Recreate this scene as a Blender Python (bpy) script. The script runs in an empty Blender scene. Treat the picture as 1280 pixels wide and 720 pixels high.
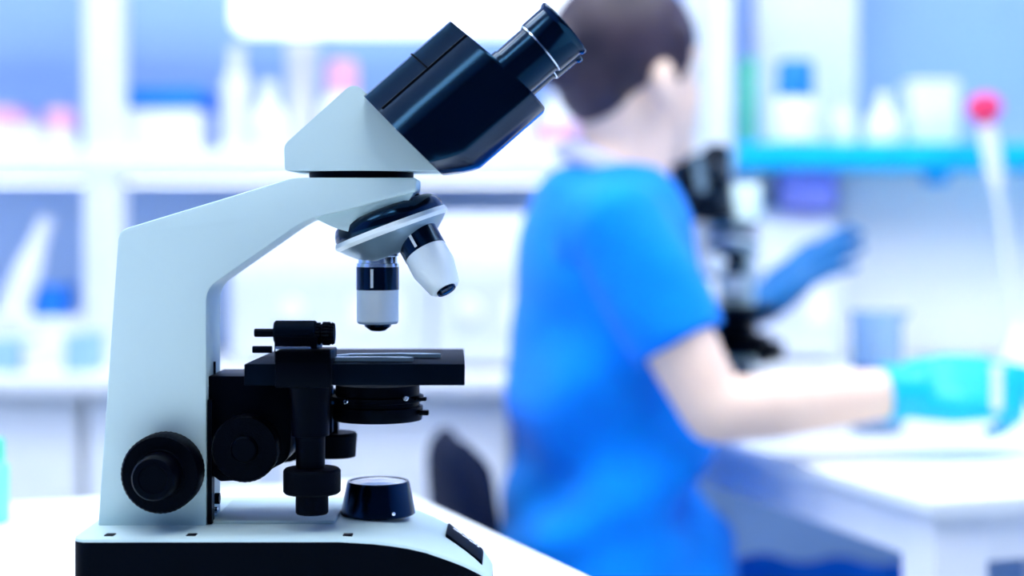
import bpy, bmesh, math, random
from mathutils import Vector, Matrix
random.seed(4)
R = math.radians
S = bpy.context.scene
COL = S.collection
CAMZ = 0.98

# ------------------------------------------------------------------ helpers
def W(px, py, d):
    """a pixel of the 1280x720 photograph at the distance d -> a point of the room"""
    return Vector(((px - 640) / 2000 * d, d, CAMZ - (py - 290) / 2000 * d))

def lin(c):
    return tuple(((v / 255) / 12.92 if v / 255 <= .04045 else ((v / 255 + .055) / 1.055) ** 2.4) for v in c)

def mat(name, col, rough=.5, metal=0.0, spec=.5, var=.06, scale=30, bump=0.0, coat=0.0, emit=None, trans=0.0, alt=None, sheen=0.0, stint=None):
    m = bpy.data.materials.new(name); m.use_nodes = True
    nt = m.node_tree; b = nt.nodes['Principled BSDF']
    tc = nt.nodes.new('ShaderNodeTexCoord')
    nz = nt.nodes.new('ShaderNodeTexNoise'); nz.inputs['Scale'].default_value = scale; nz.inputs['Detail'].default_value = 4
    nt.links.new(tc.outputs['Object'], nz.inputs['Vector'])
    rp = nt.nodes.new('ShaderNodeValToRGB')
    c2 = alt if alt else tuple(min(1, v * (1 + var)) for v in col)
    c1 = tuple(v * (1 - var) for v in col)
    rp.color_ramp.elements[0].position = .3; rp.color_ramp.elements[1].position = .7
    rp.color_ramp.elements[0].color = (*c1, 1); rp.color_ramp.elements[1].color = (*c2, 1)
    nt.links.new(nz.outputs['Fac'], rp.inputs['Fac'])
    nt.links.new(rp.outputs['Color'], b.inputs['Base Color'])
    b.inputs['Roughness'].default_value = rough; b.inputs['Metallic'].default_value = metal
    b.inputs['Specular IOR Level'].default_value = spec
    b.inputs['Coat Weight'].default_value = coat
    b.inputs['Transmission Weight'].default_value = trans
    b.inputs['Sheen Weight'].default_value = sheen
    if stint: b.inputs['Specular Tint'].default_value = (*stint, 1)
    if emit:
        b.inputs['Emission Color'].default_value = (*emit[0], 1); b.inputs['Emission Strength'].default_value = emit[1]
    if bump:
        bp = nt.nodes.new('ShaderNodeBump'); bp.inputs['Strength'].default_value = bump; bp.inputs['Distance'].default_value = .002
        nz2 = nt.nodes.new('ShaderNodeTexNoise'); nz2.inputs['Scale'].default_value = scale * 12
        nt.links.new(tc.outputs['Object'], nz2.inputs['Vector'])
        nt.links.new(nz2.outputs['Fac'], bp.inputs['Height']); nt.links.new(bp.outputs['Normal'], b.inputs['Normal'])
    return m

def obj(name, bm, m, parent=None, angle=35, flat=False, remesh=None, smooth=0, warp=None, bevel=0):
    bmesh.ops.recalc_face_normals(bm, faces=bm.faces[:])
    me = bpy.data.meshes.new(name); bm.to_mesh(me); bm.free()
    if bevel:
        o = bpy.data.objects.new(name, me); COL.objects.link(o)
        d = o.modifiers.new('b', 'BEVEL'); d.width = bevel; d.segments = 2; d.limit_method = 'ANGLE'; d.angle_limit = R(35)
        me = bake(o)
    if remesh:
        o = bpy.data.objects.new(name, me); COL.objects.link(o)
        d = o.modifiers.new('r', 'REMESH'); d.mode = 'VOXEL'; d.voxel_size = remesh
        if smooth:
            s = o.modifiers.new('s', 'SMOOTH'); s.iterations = smooth; s.factor = .5
        me = bake(o)
        if warp:
            for v in me.vertices: v.co = warp(v.co.copy(), v.normal.copy())
    me.name = name
    me.materials.clear(); me.materials.append(m)
    o = bpy.data.objects.new(name, me); COL.objects.link(o)
    if not flat:
        me.polygons.foreach_set('use_smooth', [True] * len(me.polygons))
        if angle < 180: me.set_sharp_from_angle(angle=R(angle))
    if parent: o.parent = parent
    return o

def bake(o):
    bpy.context.view_layer.update()
    dg = bpy.context.evaluated_depsgraph_get()
    me = bpy.data.meshes.new_from_object(o.evaluated_get(dg))
    old = o.data
    bpy.data.objects.remove(o); bpy.data.meshes.remove(old)
    return me

def thing(name, label, cat, loc=(0, 0, 0), rz=0, group=None):
    o = bpy.data.objects.new(name, None); COL.objects.link(o)
    o.empty_display_size = .05
    o.location = loc; o.rotation_euler = (0, 0, rz)
    return tag(o, label, cat, group)

def tag(o, label, cat, group=None):
    o['label'] = label; o['category'] = cat
    if group: o['group'] = group
    return o

def struct(o, kind='structure'):
    o['kind'] = kind; return o

def copy_tree(o, parent=None):
    c = o.copy(); COL.objects.link(c)
    if parent: c.parent = parent
    for ch in list(o.children): copy_tree(ch, c)
    return c

def box(bm, x0, x1, y0, y1, z0, z1, M=None, bev=0, seg=2):
    vs = [Vector((x, y, z)) for x in (x0, x1) for y in (y0, y1) for z in (z0, z1)]
    if M: vs = [M @ v for v in vs]
    v = [bm.verts.new(p) for p in vs]
    fs = [bm.faces.new([v[i] for i in q]) for q in ((0, 1, 3, 2), (4, 6, 7, 5), (0, 4, 5, 1), (2, 3, 7, 6), (0, 2, 6, 4), (1, 5, 7, 3))]
    if bev:
        es = list({e for f in fs for e in f.edges})
        bmesh.ops.bevel(bm, geom=es, offset=bev, segments=seg, profile=.5, affect='EDGES')
    return bm

def fillet(pts, n=5):
    """pts: (x, z) or (x, z, r) -> rounded outline"""
    out = []; N = len(pts)
    for i in range(N):
        p = Vector(pts[i][:2]); r = pts[i][2] if len(pts[i]) > 2 else 0
        if not r: out.append(p); continue
        a = Vector(pts[i - 1][:2]) - p; b = Vector(pts[(i + 1) % N][:2]) - p
        ra = min(r, a.length * .48); rb = min(r, b.length * .48)
        A = p + a.normalized() * ra; B = p + b.normalized() * rb
        for k in range(n + 1):
            t = k / n
            out.append(A * (1 - t) ** 2 + p * 2 * t * (1 - t) + B * t * t)
    return out

def prism(bm, outline, y0, y1):
    a = [bm.verts.new((p[0], y0, p[1])) for p in outline]
    b = [bm.verts.new((p[0], y1, p[1])) for p in outline]
    N = len(a)
    bm.faces.new(a); bm.faces.new(b[::-1])
    for i in range(N):
        bm.faces.new((a[i], b[i], b[(i + 1) % N], a[(i + 1) % N]))
    return bm

def lathe(bm, origin, axis, prof, seg=40, knurl=0, kn=0):
    """prof: (t, r) along the axis"""
    origin = Vector(origin); ax = Vector(axis).normalized()
    u = ax.orthogonal().normalized(); v = ax.cross(u)
    rings = []
    for (t, r) in prof:
        c = origin + ax * t
        if r < 1e-6: rings.append([bm.verts.new(c)]); continue
        rr = []
        for k in range(seg):
            a = 2 * math.pi * k / seg
            q = r * (1 + (knurl if (kn and k % 2) else 0))
            rr.append(bm.verts.new(c + (u * math.cos(a) + v * math.sin(a)) * q))
        rings.append(rr)
    bridge(bm, rings)
    return bm

def bridge(bm, rings):
    for A, B in zip(rings, rings[1:]):
        if len(A) == 1 and len(B) == 1: continue
        if len(A) == 1:
            for k in range(len(B)): bm.faces.new((A[0], B[k], B[(k + 1) % len(B)]))
        elif len(B) == 1:
            for k in range(len(A)): bm.faces.new((A[k], B[0], A[(k + 1) % len(A)]))
        else:
            n = len(A)
            for k in range(n): bm.faces.new((A[k], B[k], B[(k + 1) % n], A[(k + 1) % n]))
    for Q in (rings[0], rings[-1]):
        if len(Q) > 2: bm.faces.new(Q)

def tube(bm, pts, radii, seg=12, dome=True, flatn=None):
    pts = [Vector(p) for p in pts]
    if not isinstance(radii, (list, tuple)): radii = [radii] * len(pts)
    rings = []; u = None; N = len(pts)
    for i, p in enumerate(pts):
        t = (pts[min(i + 1, N - 1)] - pts[max(i - 1, 0)]).normalized()
        if u is None: u = t.orthogonal().normalized()
        u = (u - t * u.dot(t)).normalized(); v = t.cross(u)
        r = radii[i]
        def ring(c, q): return [bm.verts.new(c + (u * math.cos(2 * math.pi * k / seg) + v * math.sin(2 * math.pi * k / seg)) * q) for k in range(seg)]
        if dome and i == 0:
            rings.append([bm.verts.new(p - t * r)])
            for a in (60, 30): rings.append(ring(p - t * r * math.sin(R(a)), r * math.cos(R(a))))
        rings.append(ring(p, r))
        if dome and i == N - 1:
            for a in (30, 60): rings.append(ring(p + t * r * math.sin(R(a)), r * math.cos(R(a))))
            rings.append([bm.verts.new(p + t * r)])
    bridge(bm, rings)
    return bm

def ball(bm, c, r, M=None, u=20, v=14):
    m = Matrix.Translation(Vector(c)) @ Matrix.Diagonal((*r, 1)) if not isinstance(r, (int, float)) else Matrix.Translation(Vector(c)) @ Matrix.Scale(r, 4)
    if M: m = M @ m
    bmesh.ops.create_uvsphere(bm, u_segments=u, v_segments=v, radius=1, matrix=m)
    return bm

def NB(): return bmesh.new()

# ------------------------------------------------------------------ materials
M = {}
M['white_wall'] = mat('pale_blue_wall_paint', (.33, .51, .94), .8, spec=.2, scale=3, bump=.05)
M['front_wall'] = mat('dark_reflected_wall', (.035, .07, .14), .8, spec=.2, scale=3)
M['ceiling'] = mat('white_ceiling', (.86, .9, .95), .9, spec=.1)
M['floor'] = mat('grey_blue_floor', (.74, .82, .92), .45, scale=5)
M['bench_white'] = mat('white_laminate', (.90, .93, .96), .45, spec=.3, var=.02)
M['table_white'] = mat('white_table_laminate', (.90, .94, .95), .4, spec=.35, var=.02, scale=8)
M['shelf_white'] = mat('white_shelf_coating', (.90, .94, .98), .5, spec=.3, var=.02)
M['splash'] = mat('white_splashback', (.95, .97, .98), .5, var=.02, scale=4)
M['bay_panel'] = mat('brightened_bay_panel', (.42, .60, .95), .55, var=.02, scale=4)
M['steel_blue'] = mat('shaded_blue_cabinet_front', (.26, .43, .70), .5, var=.04)  # right cabinets: blue doors, with the table's shadow in the colour
M['scope'] = mat('off_white_enamel', (.55, .735, .77), .45, spec=.35, var=.02, scale=14, bump=.03)
M['black'] = mat('black_enamel', (.0004, .0006, .0025), .4, spec=.05, var=.2, scale=60, stint=(.35, .65, 1))
M['black_gloss'] = mat('glossy_black_plastic', (.0004, .0014, .005), .18, spec=.5, var=.2, stint=(.10, .48, 1))
M['stage_black'] = mat('satin_black_stage', (.0008, .0025, .007), .5, spec=.03, var=.2, stint=(.25, .6, 1))
M['rubber'] = mat('black_rubber', (.0005, .0006, .0025), .5, spec=.05, var=.2, scale=80, bump=.15, stint=(.35, .65, 1))
M['chrome'] = mat('brushed_chrome', (.72, .80, .86), .22, 1.0, var=.04, scale=50)
M['silver'] = mat('satin_silver', (.84, .95, .98), .42, .1, var=.03, scale=40)
M['mark'] = mat('white_marking', (.85, .92, .96), .5, var=.02)
M['lens_white'] = mat('frosted_lens', (.90, .95, .98), .15, spec=.6, var=.03, coat=.5)
M['lens_dark'] = mat('dark_coated_lens', (.01, .02, .05), .08, spec=.8, var=.1)
M['scrub'] = mat('blue_scrub_cotton', (.0, .26, .98), .85, spec=.1, var=.05, scale=25, bump=.15, sheen=.1)
M['trouser'] = mat('blue_trouser_cotton', (.0, .2, .92), .85, spec=.1, var=.06, scale=25, bump=.15)
M['shirt'] = mat('lavender_undershirt', (.55, .58, .88), .85, spec=.1)
M['skin'] = mat('fair_skin', (.99, .72, .57), .5, spec=.3, var=.04, scale=18)
M['hair'] = mat('dark_brown_hair', (.016, .012, .03), .5, spec=.35, var=.3, scale=14, alt=(.06, .04, .06))
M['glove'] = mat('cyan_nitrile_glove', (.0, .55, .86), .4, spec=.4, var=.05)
M['glove_shaded'] = mat('shaded_nitrile_glove', (.0, .15, .44), .4, spec=.4, var=.08)  # left glove: same cyan glove with its shade put into the colour
M['eye'] = mat('eye_white', (.8, .8, .8), .2)
M['shoe'] = mat('white_clog', (.8, .83, .88), .5)
M['chair'] = mat('navy_black_upholstery', (.0015, .006, .026), .7, spec=.08, var=.2, bump=.2)
M['chair_metal'] = mat('grey_chair_metal', (.35, .4, .48), .35, .8)
M['cyan'] = mat('cyan_shelf_laminate', (.0, .50, .95), .5, spec=.2, var=.04)
M['blue_plastic'] = mat('bright_blue_plastic', (.02, .24, .92), .45, spec=.2, var=.04)
M['pale_blue'] = mat('pale_blue_plastic', (.34, .58, .93), .5, spec=.2, var=.04)
M['white_plastic'] = mat('white_plastic', (.90, .92, .97), .45, spec=.3, var=.02)
M['instrument'] = mat('pale_instrument_enamel', (.70, .76, .90), .45, spec=.3, var=.02)
M['pink'] = mat('pink_plastic', (.95, .48, .72), .5, spec=.2, var=.04)
M['red'] = mat('red_rubber', (.95, .05, .16), .45, spec=.2, var=.05)
M['green'] = mat('green_plastic', (.16, .72, .50), .5, spec=.2, var=.05)
M['mint'] = mat('mint_green_bottle', (.22, .74, .60), .4, spec=.3, var=.05)
M['lavender'] = mat('lavender_shade', (.28, .33, .92), .7, spec=.1, var=.04)
M['glass'] = mat('pale_blue_glass', (.62, .80, .98), .08, spec=.5, var=.02, trans=.85)
M['lamp'] = mat('lit_diffuser', (.95, .97, 1), .5, emit=((.92, .98, 1.0), 1.1), var=.01)
M['strip'] = mat('added_strip_diffuser', (.95, .97, 1), .5, emit=((.92, .97, 1.0), 3.2), var=.01)
M['ceil_lamp'] = mat('lit_ceiling_diffuser', (.95, .97, 1), .5, emit=((.95, .982, 1.0), 9.6), var=.01)

# ------------------------------------------------------------------ the setting
XL, XR, YF, YB, ZC = -2.6, 2.6, -1.8, 3.15, 2.75
struct(obj('floor', box(NB(), XL, XR, YF, YB, -.1, 0), M['floor'], flat=True))
struct(obj('ceiling', box(NB(), XL, XR, YF, YB, ZC, ZC + .1), M['ceiling'], flat=True))
struct(obj('wall_back', box(NB(), XL, XR, YB, YB + .1, 0, ZC), M['white_wall'], flat=True))
struct(obj('wall_front', box(NB(), XL, XR, YF - .1, YF, 0, ZC), M['front_wall'], flat=True))  # unseen wall, added dark so the black parts reflect less light
struct(obj('wall_left', box(NB(), XL - .1, XL, YF, YB + .1, 0, ZC), M['white_wall'], flat=True))
struct(obj('wall_right', box(NB(), XR, XR + .1, YF, YB + .1, 0, ZC), M['white_wall'], flat=True))
# boxed-in pipe duct between the shelf unit and the cyan shelf
struct(obj('trim_1', box(NB(), .47, .655, 3.03, 3.149, .76, ZC, bev=.004), M['bench_white']))
# white splashback behind the right end of the bench
struct(obj('trim_2', box(NB(), .60, 2.55, 2.92, 3.149, .755, 1.088, bev=.002), M['splash']))

# added panel, colour paler than the wall to brighten the shaded lower bay
struct(obj('trim_3', box(NB(), -2.3, .33, 3.135, 3.149, .755, 1.078, bev=.002), M['bay_panel']))

# ceiling lamps added out of frame; the front ones fill microscope and person
first = None
for (x, y) in ((-1.6, 2.15), (-.2, 2.30), (1.2, 2.15), (-1.6, 1.45), (-.2, 1.5), (1.2, 1.45), (-1.5, .1), (-.05, .0), (.25, .85), (1.35, .8)):
    if first is None:
        t = thing('added_ceiling_light', 'unseen rectangular white ceiling light panel added above the tables', 'ceiling light', (x, y, ZC - .04), 0, 'ceiling light panels')
        bm = NB()
        for a in ((-.46, .46, -.26, -.24), (-.46, .46, .24, .26), (-.46, -.44, -.24, .24), (.44, .46, -.24, .24)): box(bm, *a, 0, .04)
        obj('light_frame', bm, M['chrome'], t, flat=True)
        obj('diffuser', box(NB(), -.44, .44, -.24, .24, .008, .03), M['ceil_lamp'], t, flat=True)
        first = t
    else:
        t = copy_tree(first); t.location = (x, y, ZC - .04)

# ------------------------------------------------------------------ near table
def table(name, label, corner, e1, L1, e2, L2, ztop, th, mtop, apron=.07, legw=.05):
    """corner: a world (x, y); e1, e2 unit directions; top of size L1 x L2"""
    c = Vector((*corner, 0)); e1 = Vector((*e1, 0)).normalized(); e2 = Vector((*e2, 0)).normalized()
    ang = math.atan2(e1.y, e1.x)
    flip = 1 if Vector((-e1.y, e1.x, 0)).dot(e2) > 0 else -1
    t = thing(name, label, 'table', c, ang)
    def rng(a, b): return (a, b) if flip > 0 else (-b, -a)
    y0, y1 = rng(0, L2)
    obj('tabletop', box(NB(), 0, L1, y0, y1, ztop - th, ztop, bev=.004, seg=3), mtop, t)
    bm = NB(); i = .014; w = .02; zt = ztop - th; zb = zt - apron
    ya, yb = rng(i, L2 - i)
    box(bm, i, L1 - i, ya, ya + w, zb, zt); box(bm, i, L1 - i, yb - w, yb, zb, zt)
    box(bm, i, i + w, ya, yb, zb, zt); box(bm, L1 - i - w, L1 - i, ya, yb, zb, zt)
    obj('apron', bm, M['bench_white'], t, flat=True)
    for x in (i - .002, L1 - i - legw + .002):
        for y in (ya - .002, yb - legw + .002):
            obj('leg', box(NB(), x, x + legw, y, y + legw, 0, zt, bev=.004), M['bench_white'], t)
    return t

table('lab_table', 'white table under the large sharp microscope in front', (-.125, 1.495), (-.92, -.39), 1.45, (.39, -.92), 1.25, .75, .028, M['table_white'])
table('lab_table', 'white table with square leg at the right of the seated person', (.405, 1.55), (.955, .297), .75, (-.297, .955), .82, .72, .018, M['table_white'], apron=.048, legw=.062)

# ------------------------------------------------------------------ the microscope
OX, OY, OZ = -.14, 1.0, .75
def L(px, py, d):
    p = W(px, py, d); return Vector((p.x - OX, p.y - OY, p.z - OZ))
def poly(pts, d):
    out = []
    for p in pts:
        q = L(p[0], p[1], d)
        out.append((q.x, q.z, p[2] / 2000 * d) if len(p) > 2 else (q.x, q.z))
    return fillet(out)
def interp(tab, x):
    if x <= tab[0][0]: return tab[0][1]
    for (a, b), (c, d) in zip(tab, tab[1:]):
        if x <= c:
            s = (x - a) / (c - a); return b + (d - b) * s
    return tab[-1][1]

def build_microscope():
    t = thing('microscope', 'large white microscope with black binocular eyepieces in sharp focus', 'microscope', (OX, OY, OZ))
    # ---- base
    zt_tab = [(-.114, .0530), (.040, .0532), (.060, .0520), (.076, .0498), (.090, .0462), (.100, .0425), (.110, .0378), (.118, .033), (.124, .0285), (.128, .024)]
    wn_tab = [(-.114, .070), (-.110, .075), (.06, .075), (.1, .070), (.118, .061), (.124, .055), (.128, .046)]
    wf_tab = [(-.114, .066), (-.104, .074), (.03, .074), (.055, .064), (.078, .046), (.1, .029), (.118, .014), (.124, .008), (.128, -.004)]
    xs = [-.114, -.112, -.108, -.104, -.06, 0, .03, .04, .05, .06, .07, .08, .09, .1, .106, .112, .118, .122, .126, .128]
    def loft(fn):
        bm = NB(); rings = []
        for x in xs:
            wn, wf, zt = interp(wn_tab, x), interp(wf_tab, x), interp(zt_tab, x)
            rings.append([bm.verts.new((x, y, z)) for (y, z) in fn(wn, wf, zt)])
        bridge(bm, rings); return bm
    obj('base_skirt', loft(lambda wn, wf, zt: [(-wn, .004), (-wn, zt - .0025), (wf, zt - .0025), (wf, .004)]), M['black'], t)
    cov = obj('base_cover', loft(lambda wn, wf, zt: [(-wn, zt - .0026), (-wn + .0006, zt - .001), (-wn + .0025, zt), (wf - .004, zt), (wf - .001, zt - .0012), (wf, zt - .0026)]), M['scope'], t)
    for (x, y) in ((-.1, -.06), (-.1, .06), (.1, -.05), (.09, .02)):
        obj('rubber_foot', lathe(NB(), (x, y, 0), (0, 0, 1), [(0, .008), (.004, .009), (.0045, .009)], 20), M['rubber'], t)
    for px in (138, 240, 435):
        d = .935; p = L(px, 668, d)
        obj('screw_plug', box(NB(), p.x - .0028, p.x + .0028, p.y - .0042, p.y + .0028, .0525, .0536, bev=.0004), M['black'], cov)
    # raised plate on the base
    p0, p1 = L(275, 640, 1.0), L(425, 640, 1.0)
    obj('top_plate', box(NB(), p0.x, p1.x, -.03, .045, .0528, .0552, bev=.001), M['scope'], cov)
    # dark control panel on the sloping front
    bm = NB()
    def zt(x): return interp(zt_tab, x)
    xa, xb = .0992, .1222
    ya0, ya1, yb0, yb1 = -.018, .020, -.040, -.002
    sl = (zt(xb) - zt(xa)) / (xb - xa)
    def z_at(x): return zt(xa) + sl * (x - xa) + .0026
    q = []
    for (x, y0, y1) in ((xa, ya0, ya1), (xb, yb0, yb1)):
        q.append([Vector((x, y0, z_at(x))), Vector((x, y1, z_at(x))), Vector((x, y1, z_at(x) - .006)), Vector((x, y0, z_at(x) - .006))])
    A = [bm.verts.new(v) for v in q[0]]; B = [bm.verts.new(v) for v in q[1]]
    bridge(bm, [A, B])
    pan = obj('control_panel', bm, M['stage_black'], t, bevel=.0012)
    bm = NB()
    for k, (s, u, w) in enumerate(((.22, .80, .0022), (.34, .84, .0030), (.46, .80, .0018), (.55, .86, .0026), (.66, .82, .0020), (.76, .86, .0022), (.86, .84, .0014))):
        x = xa + (xb - xa) * s
        y0 = ya0 + (yb0 - ya0) * s; y1 = ya1 + (yb1 - ya1) * s
        y = y0 + (y1 - y0) * u; z = z_at(x) + .0003
        vs = [bm.verts.new(v) for v in ((x - w / 2, y - .002, z_at(x - w / 2) + .0004), (x + w / 2, y - .002 - w * .5, z_at(x + w / 2) + .0004), (x + w / 2, y + .0014 - w * .5, z_at(x + w / 2) + .0004), (x - w / 2, y + .0014, z_at(x - w / 2) + .0004))]
        bm.faces.new(vs)
    obj('panel_marking', bm, M['mark'], pan, flat=True)
    # ---- column and arm in one casting
    out = poly([(122, 658.5), (148, 288, 12), (366, 222, 14), (521, 222, 5), (519.5, 239, 4), (440, 261, 30), (394, 271, 16), (374, 280, 18), (258, 361, 16), (258, 658.5)], .965)
    arm = obj('arm', prism(NB(), out, -.035, .012), M['scope'], t, bevel=.0014)
    out = poly([(388, 270, 8), (418, 285, 16), (440, 291, 10), (462, 290, 12), (502, 267, 18), (519, 238, 6), (440, 245)], .976)
    obj('nosepiece_mount', prism(NB(), out, -.026, .022), M['scope'], t, bevel=.011)
    # ---- coarse and fine focus
    for sgn in (-1, 1):
        yk = -.035 if sgn < 0 else .012
        kx, kz = -.0668, .0876
        c = obj('coarse_focus_knob', lathe(NB(), (kx, yk, kz), (0, sgn, 0), [(0, .012), (.006, .012), (.0061, .0222), (.009, .0234), (.024, .0234), (.026, .0222), (.0262, .015), (.027, .0145)], 96, -.012, 1), M['rubber'], t)
        obj('fine_focus_knob', lathe(NB(), (kx, yk + sgn * .026, kz), (0, sgn, 0), [(0, .0135), (.016, .0128), (.018, .0118), (.0182, .0085), (.0172, .008), (.0172, 0)], 48), M['black'], c)
    # ---- stage carrier on the front of the column
    d = .972
    out = poly([(260, 470), (345, 470), (366, 486), (366, 520), (362, 575, 14), (340, 586, 10), (318, 600), (275, 602), (262, 592)], d)
    car = obj('stage_carrier', prism(NB(), out, -.028, .022), M['black'], t, bevel=.001)
    p = L(305, 562, .955)
    kb = obj('stage_lift_knob', lathe(NB(), (p.x, -.026, p.z), (0, -1, 0), [(0, .017), (.004, .0200), (.016, .0202), (.018, .0190), (.0181, .0085)], 80, -.012, 1), M['rubber'], t)
    obj('knob_cap', lathe(NB(), (p.x, -.0435, p.z), (0, -1, 0), [(0, .0085), (.002, .0080), (.003, .0068), (.003, 0)], 32), M['black'], kb)
    p = L(350, 552, 1.0)
    obj('stage_lift_knob', lathe(NB(), (p.x, .020, p.z), (0, 1, 0), [(0, .010), (.004, .0165), (.018, .0165), (.019, .015), (.019, 0)], 64, -.014, 1), M['rubber'], t)
    a, b = L(259.5, 500, .966), L(265, 655, .966)
    obj('rack_guide', box(NB(), a.x, b.x, -.0345, -.026, b.z, a.z), M['black'], t, flat=True)
    a, b = L(267, 452, .985), L(269.5, 473, .985)
    obj('stop_pin', box(NB(), a.x, b.x, -.016, -.014, b.z, a.z), M['black'], t, flat=True)
    p = L(269, 622, .985)
    sc = obj('stop_screw', lathe(NB(), (p.x, -.018, p.z), (1, 0, 0), [(-.006, .0022), (0, .0022), (.0004, .0034), (.0034, .0034), (.0036, 0)], 20), M['black'], t)
    obj('screw_tip', lathe(NB(), (p.x, -.018, p.z - .007), (1, 0, 0), [(-.006, .002), (.002, .002), (.0028, 0)], 16), M['chrome'], t)
    # ---- stage
    zs = .1533; D1 = .93
    a, b = L(305, 455, D1), L(581, 455, D1)
    bm = NB(); rings = []
    for z in (zs - .0126, zs):
        rings.append([bm.verts.new(v) for v in ((a.x, -.07, z), (b.x, -.07, z), (b.x - .0042, .052, z), (a.x + .002, .052, z))])
    bridge(bm, rings)
    st = obj('stage', bm, M['stage_black'], t, bevel=.0007)
    # bracket under the stage joining carrier and stage
    a, b = L(345, 478, .96), L(410, 505, .96)
    bm = NB(); box(bm, -.052, .012, -.02, .02, zs - .03, zs - .0128, bev=.001)
    obj('stage_bracket', bm, M['black'], t)
    # ---- mechanical slide holder
    d = .945; yy = d - 1
    sh = thing_part('slide_holder', t)
    bm = NB()
    a, b = L(333, 421, d), L(414, 441, d)
    box(bm, L(345, 0, d).x, L(398, 0, d).x, -.062, -.035, zs, L(0, 420, d).z, bev=.0008)
    a, b = L(345, 438, .925), L(414, 484, .925)
    box(bm, a.x, b.x, -.079, -.0695, b.z, a.z, bev=.0008)
    box(bm, a.x, b.x, -.079, -.045, zs + .0002, a.z, bev=.0008)
    obj('holder_block', bm, M['black'], sh)
    p = L(343, 415, d)
    obj('drive_cylinder', lathe(NB(), (p.x, yy, p.z), (1, 0, 0), [(0, 0), (0, .0060), (.001, .0068), (.024, .0068), (.025, .006), (.0255, 0)], 32), M['stage_black'], sh)
    p = L(318, 416, d)
    obj('drive_shaft', lathe(NB(), (p.x, yy, p.z), (1, 0, 0), [(0, 0), (0, .0021), (.0004, .0025), (.014, .0025)], 20), M['black'], sh)
    p = L(393, 417, d)
    obj('knurled_knob', lathe(NB(), (p.x, yy, p.z), (1, 0, 0), [(0, .005), (.0006, .0066), (.0036, .0066), (.004, .0056), (.0046, .0056), (.005, .0070), (.0092, .0070), (.0098, .0062), (.0100, .0062), (.0106, .0068), (.012, .0060), (.0124, 0)], 40, -.10, 1), M['rubber'], sh)
    a, b = L(347, 432, d), L(391, 438, d)
    obj('rail', box(NB(), a.x, b.x, -.0635, -.061, b.z, a.z, bev=.0004), M['chrome'], sh)
    a = L(325, 436, 1.0)
    obj('guide_rod', lathe(NB(), (a.x - .003, -.01, zs + .004), (1, 0, 0), [(0, 0), (0, .0022), (.012, .0022)], 16), M['stage_black'], sh)
    # two flat spring fingers lying on the stage
    def finger(pts, w, z):
        bm = NB(); top = []
        n = len(pts)
        for i, (x, y) in enumerate(pts):
            s = w * (1 - .75 * max(0, (i - n + 2)))
            top.append((x, y, s))
        rings = [[bm.verts.new((x, y - s, z)), bm.verts.new((x, y - s, z + .0022)), bm.verts.new((x, y + s, z + .0022)), bm.verts.new((x, y + s, z))] for (x, y, s) in top]
        bridge(bm, rings); return bm
    x0 = L(402, 440, .945).x
    obj('spring_finger', finger([(x0, -.052), (x0 + .010, -.050), (x0 + .034, -.050), (x0 + .047, -.052), (x0 + .054, -.054)], .005, zs + .0004), M['silver_dark'], sh)
    obj('spring_finger', finger([(x0, -.046), (x0 + .014, -.026), (x0 + .044, -.022), (x0 + .058, -.024), (x0 + .069, -.026)], .005, zs + .0004), M['silver_dark'], sh)
    # ---- stage drive hanging down at the front
    d = .948; p = L(388, 480, d); z0 = p.z
    def zz(py): return L(388, py, d).z
    dr = obj('stage_drive_shaft', lathe(NB(), (p.x, d - 1, 0), (0, 0, 1), [(zz(588), .0085), (zz(545), .0088), (zz(544), .0112), (zz(500), .0115), (zz(486), .0125), (zz(478), .0125)], 40), M['black'], t)
    p2 = L(390, 600, d)
    obj('stage_drive_knob', lathe(NB(), (p2.x, d - 1, 0), (0, 0, 1), [(zz(618), .009), (zz(616.5), .0158), (zz(614), .0170), (zz(588), .0170), (zz(585), .0158), (zz(584.5), .009)], 80, -.014, 1), M['rubber'], dr)
    obj('stage_drive_tip', lathe(NB(), (p2.x, d - 1, 0), (0, 0, 1), [(zz(642), 0), (zz(642), .0090), (zz(640), .0097), (zz(618), .0097), (zz(617), .0097)], 64, -.014, 1), M['rubber'], dr)
    # light gap parts: small chrome clamp between carrier and shaft
    a, b = L(351, 484, .985), L(361, 506, .985)
    obj('clamp_plate', box(NB(), a.x, b.x, -.016, -.014, b.z, a.z), M['chrome'], t, flat=True)
    # ---- condenser
    cx = L(472, 500, 1.0).x
    def zc(py): return L(474, py, 1.0).z
    cd = obj('condenser', lathe(NB(), (cx, 0, 0), (0, 0, 1), [(zc(525), 0), (zc(525), .020), (zc(524), .0275), (zc(519), .0282), (zc(507), .0282), (zc(506), .0262), (zc(501), .0262), (zc(500), .0288), (zc(494), .0288), (zc(493), .0262), (zc(480), .0262)], 64), M['black'], t)
    bm = NB(); a = L(524, 513, .99); b = L(536, 519, .99)
    box(bm, a.x, b.x, -.012, -.006, b.z, a.z, bev=.0006)
    a = L(520, 497, .985); b = L(533, 501, .985)
    box(bm, a.x, b.x, -.017, -.010, b.z, a.z, bev=.0005)
    obj('iris_lever', bm, M['black'], cd)
    for (px, py) in ((433, 502), (506.5, 497)):
        p = L(px, py, .975)
        obj('clamp_screw', lathe(NB(), (p.x, -.0262 if px > 450 else -.0215, p.z), (-.3 if px < 450 else .3, -1, 0), [(-.003, .0018), (.0022, .0018), (.003, .0012), (.003, 0)], 14), M['chrome'], cd)
    bm = NB(); a = L(405, 482, 1.0); b = L(416, 540, 1.0)
    box(bm, a.x, b.x, -.004, .004, b.z, a.z)
    box(bm, a.x, cx, -.006, .006, zc(520), zc(506))
    br = obj('condenser_bracket', bm, M['black'], t, flat=True)
    p = L(419, 556, 1.02)
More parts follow.
